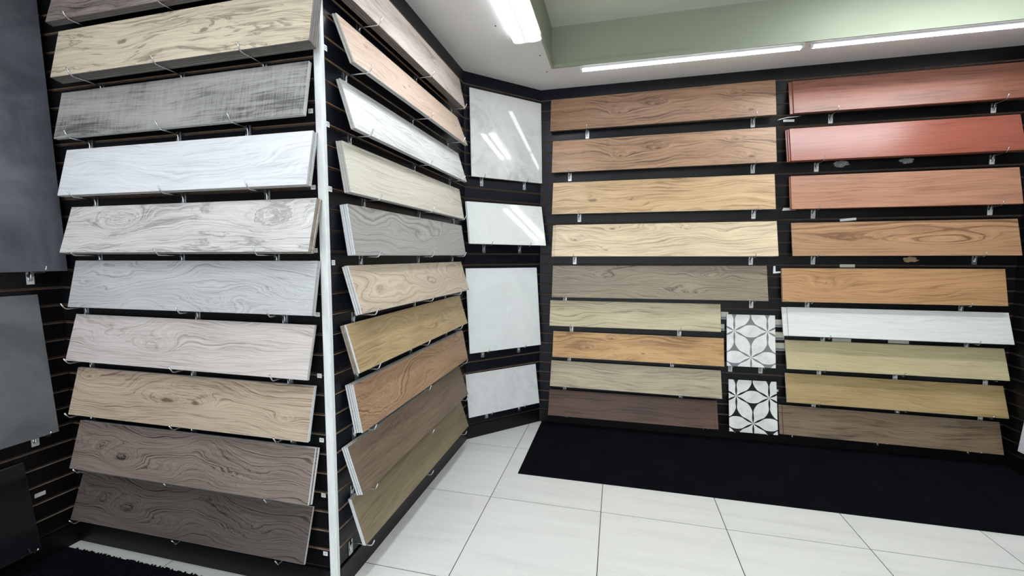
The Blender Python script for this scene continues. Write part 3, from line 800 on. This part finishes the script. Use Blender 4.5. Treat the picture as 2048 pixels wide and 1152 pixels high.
scrap('paper_strip', 'B', 1.477, 1.2455, rect(.086, .020), 'yellowed paper label above the light oak plank', 'paper', PAPERG)
scrap('tape_piece', 'B', 1.055, 1.21, [(-.014, .030), (-.004, .030), (-.002, -.008), (.034, -.006), (.034, .004), (.006, .004), (.004, .005), (-.014, -.018)] if False else [(-.016, .032), (-.004, .032), (-.001, -.006), (.036, -.003), (.036, -.014), (-.016, -.019)], 'white bent L-shaped tape between the grey-brown and light oak planks', 'tape', PAPER, .002)
def blob(rx, rz, seed, n=22):
    rnd = random.Random(seed)
    return [(math.cos(2 * math.pi * k / n) * rx * rnd.uniform(.62, 1.1), math.sin(2 * math.pi * k / n) * rz * rnd.uniform(.6, 1.1)) for k in range(n)]
scrap('torn_paper', 'B', 1.412, 1.913, blob(.05, .023, 3), 'grey torn paper residue below the glare of the cherry-red plank', 'residue', TORN, .0008)
scrap('torn_paper', 'B', 1.768, 1.914, blob(.042, .019, 5), 'smaller grey torn paper residue below the cherry-red plank, farther along', 'residue', TORN, .0008)
scrap('torn_patch', 'B', 1.823, 1.288, blob(.050, .021, 8), 'brown torn patch of bare board below the tan oval-figure plank', 'residue', TORNB, .0006)
def shelf_tag(u, z, wd, ht, label):
    t = empty('price_card', frame('B', u, 0, z)); tag(t, label, 'price card', 'price cards around the grey mosaic tile')
    bm = bmesh.new(); box(bm, -wd / 2, wd / 2, -.003, -.0005, -ht / 2, ht / 2); obj('card', bm, PAPERG, t)
    bm = bmesh.new(); box(bm, -wd / 2 + .003, wd / 2 - .003, -.0036, -.003, -ht / 2 + .004, -ht / 2 + ht * .32); obj('printed_strip', bm, INK, t)
shelf_tag(.742, .891, .050, .052, 'grey-white price card left of the grey mosaic tile, beside the khaki plank end')
shelf_tag(.700, .806, .090, .046, 'grey-white price card under the right end of the khaki streaked plank')
shelf_tag(1.090, .848, .060, .052, 'price card right of the grey mosaic tile, highest of three')
shelf_tag(1.096, .760, .058, .054, 'price card right of the grey mosaic tile, middle of three')
shelf_tag(1.102, .685, .062, .054, 'price card right of the grey mosaic tile, lowest of three')
scrap('paper_strip', 'B', 1.468, .747, rect(.110, .024), 'grey paper label under the white plank, the one nearer the mosaic tile', 'paper', PAPERG)
scrap('paper_strip', 'B', 1.790, .752, rect(.115, .022), 'grey paper label under the middle of the white plank', 'paper', PAPERG)
scrap('paper_strip', 'B', 1.094, .375, rect(.022, .016), 'tiny white paper scrap beside the black mosaic tile', 'paper', PAPER)

# white sample board leaning at the right wall
bm = bmesh.new(); box(bm, 0, .62, 0, .012, 0, .40); bevel_all(bm, .001)
tag(obj('sample_board', bm, plain('white sample board', (228, 230, 240), .3), None, frame('R', -3.075, .075, .17, 0, .1)), 'white sample board just entering the photo at the right wall', 'board')
hook('R', -2.95, .1665, .09, 'chrome wire hook under the white sample board at the right wall', None)

# ------------------------------------------------------------------ carpets
CARP = NT('black ribbed carpet')
x, y, z = CARP.objxyz()
nz = CARP.noise(CARP.vec(x, y, z), 420.0, 2.0)
n2 = CARP.noise(CARP.vec(x, y, z), 7.0, 3.0)
CARP.col(CARP.ramp(CARP.math('ADD', CARP.math('MULTIPLY', nz, .8), CARP.math('MULTIPLY', n2, .2)), [(.35, rgba((6, 7, 9))), (.60, rgba((16, 18, 23))), (.74, rgba((44, 47, 55)))]))
CARP.set(rough=1.0, spec=.08)
CARP.bump(nz, .8, .002)
CARP = CARP.m
def ribs(x0, x1, y0, y1, pitch, along_x, h=.006, jag=0.0):
    bm = bmesh.new()
    rnd = random.Random(5)
    n = int((y1 - y0 if along_x else x1 - x0) / pitch)
    for k in range(n):
        a = (y0 if along_x else x0) + k * pitch
        prof = [(0, 0), (.12, .55), (.35, 1), (.65, 1), (.88, .55), (1, 0)]
        e0, e1 = (x0, x1) if along_x else (y0, y1)
        e1 = e1 - (rnd.uniform(0, jag) if jag else 0)
        r = []
        for e in (e0, e1):
            r.append([bm.verts.new(((e, a + p * pitch, q * (h - .002) + .002) if along_x else (a + p * pitch, e, q * (h - .002) + .002))) for p, q in prof])
        for i in range(5):
            bm.faces.new((r[0][i], r[1][i], r[1][i + 1], r[0][i + 1]))
        bm.faces.new(r[0]); bm.faces.new(list(reversed(r[1])))
    box(bm, x0, x1, y0, y1 - jag * .5 if jag else y1, .0005, .0025)
    bmesh.ops.recalc_face_normals(bm, faces=bm.faces[:])
    return bm
tag(obj('carpet', ribs(-.561, XR - .006, 2.437, YB - .006, .0075, True), CARP), 'black ribbed carpet on the white floor along the back wall', 'carpet')
tag(obj('carpet', ribs(XF + .006, -1.12, -.6, 1.318, .0085, False, jag=.010), CARP), 'black ribbed carpet with frayed edge before the left display wall', 'carpet')
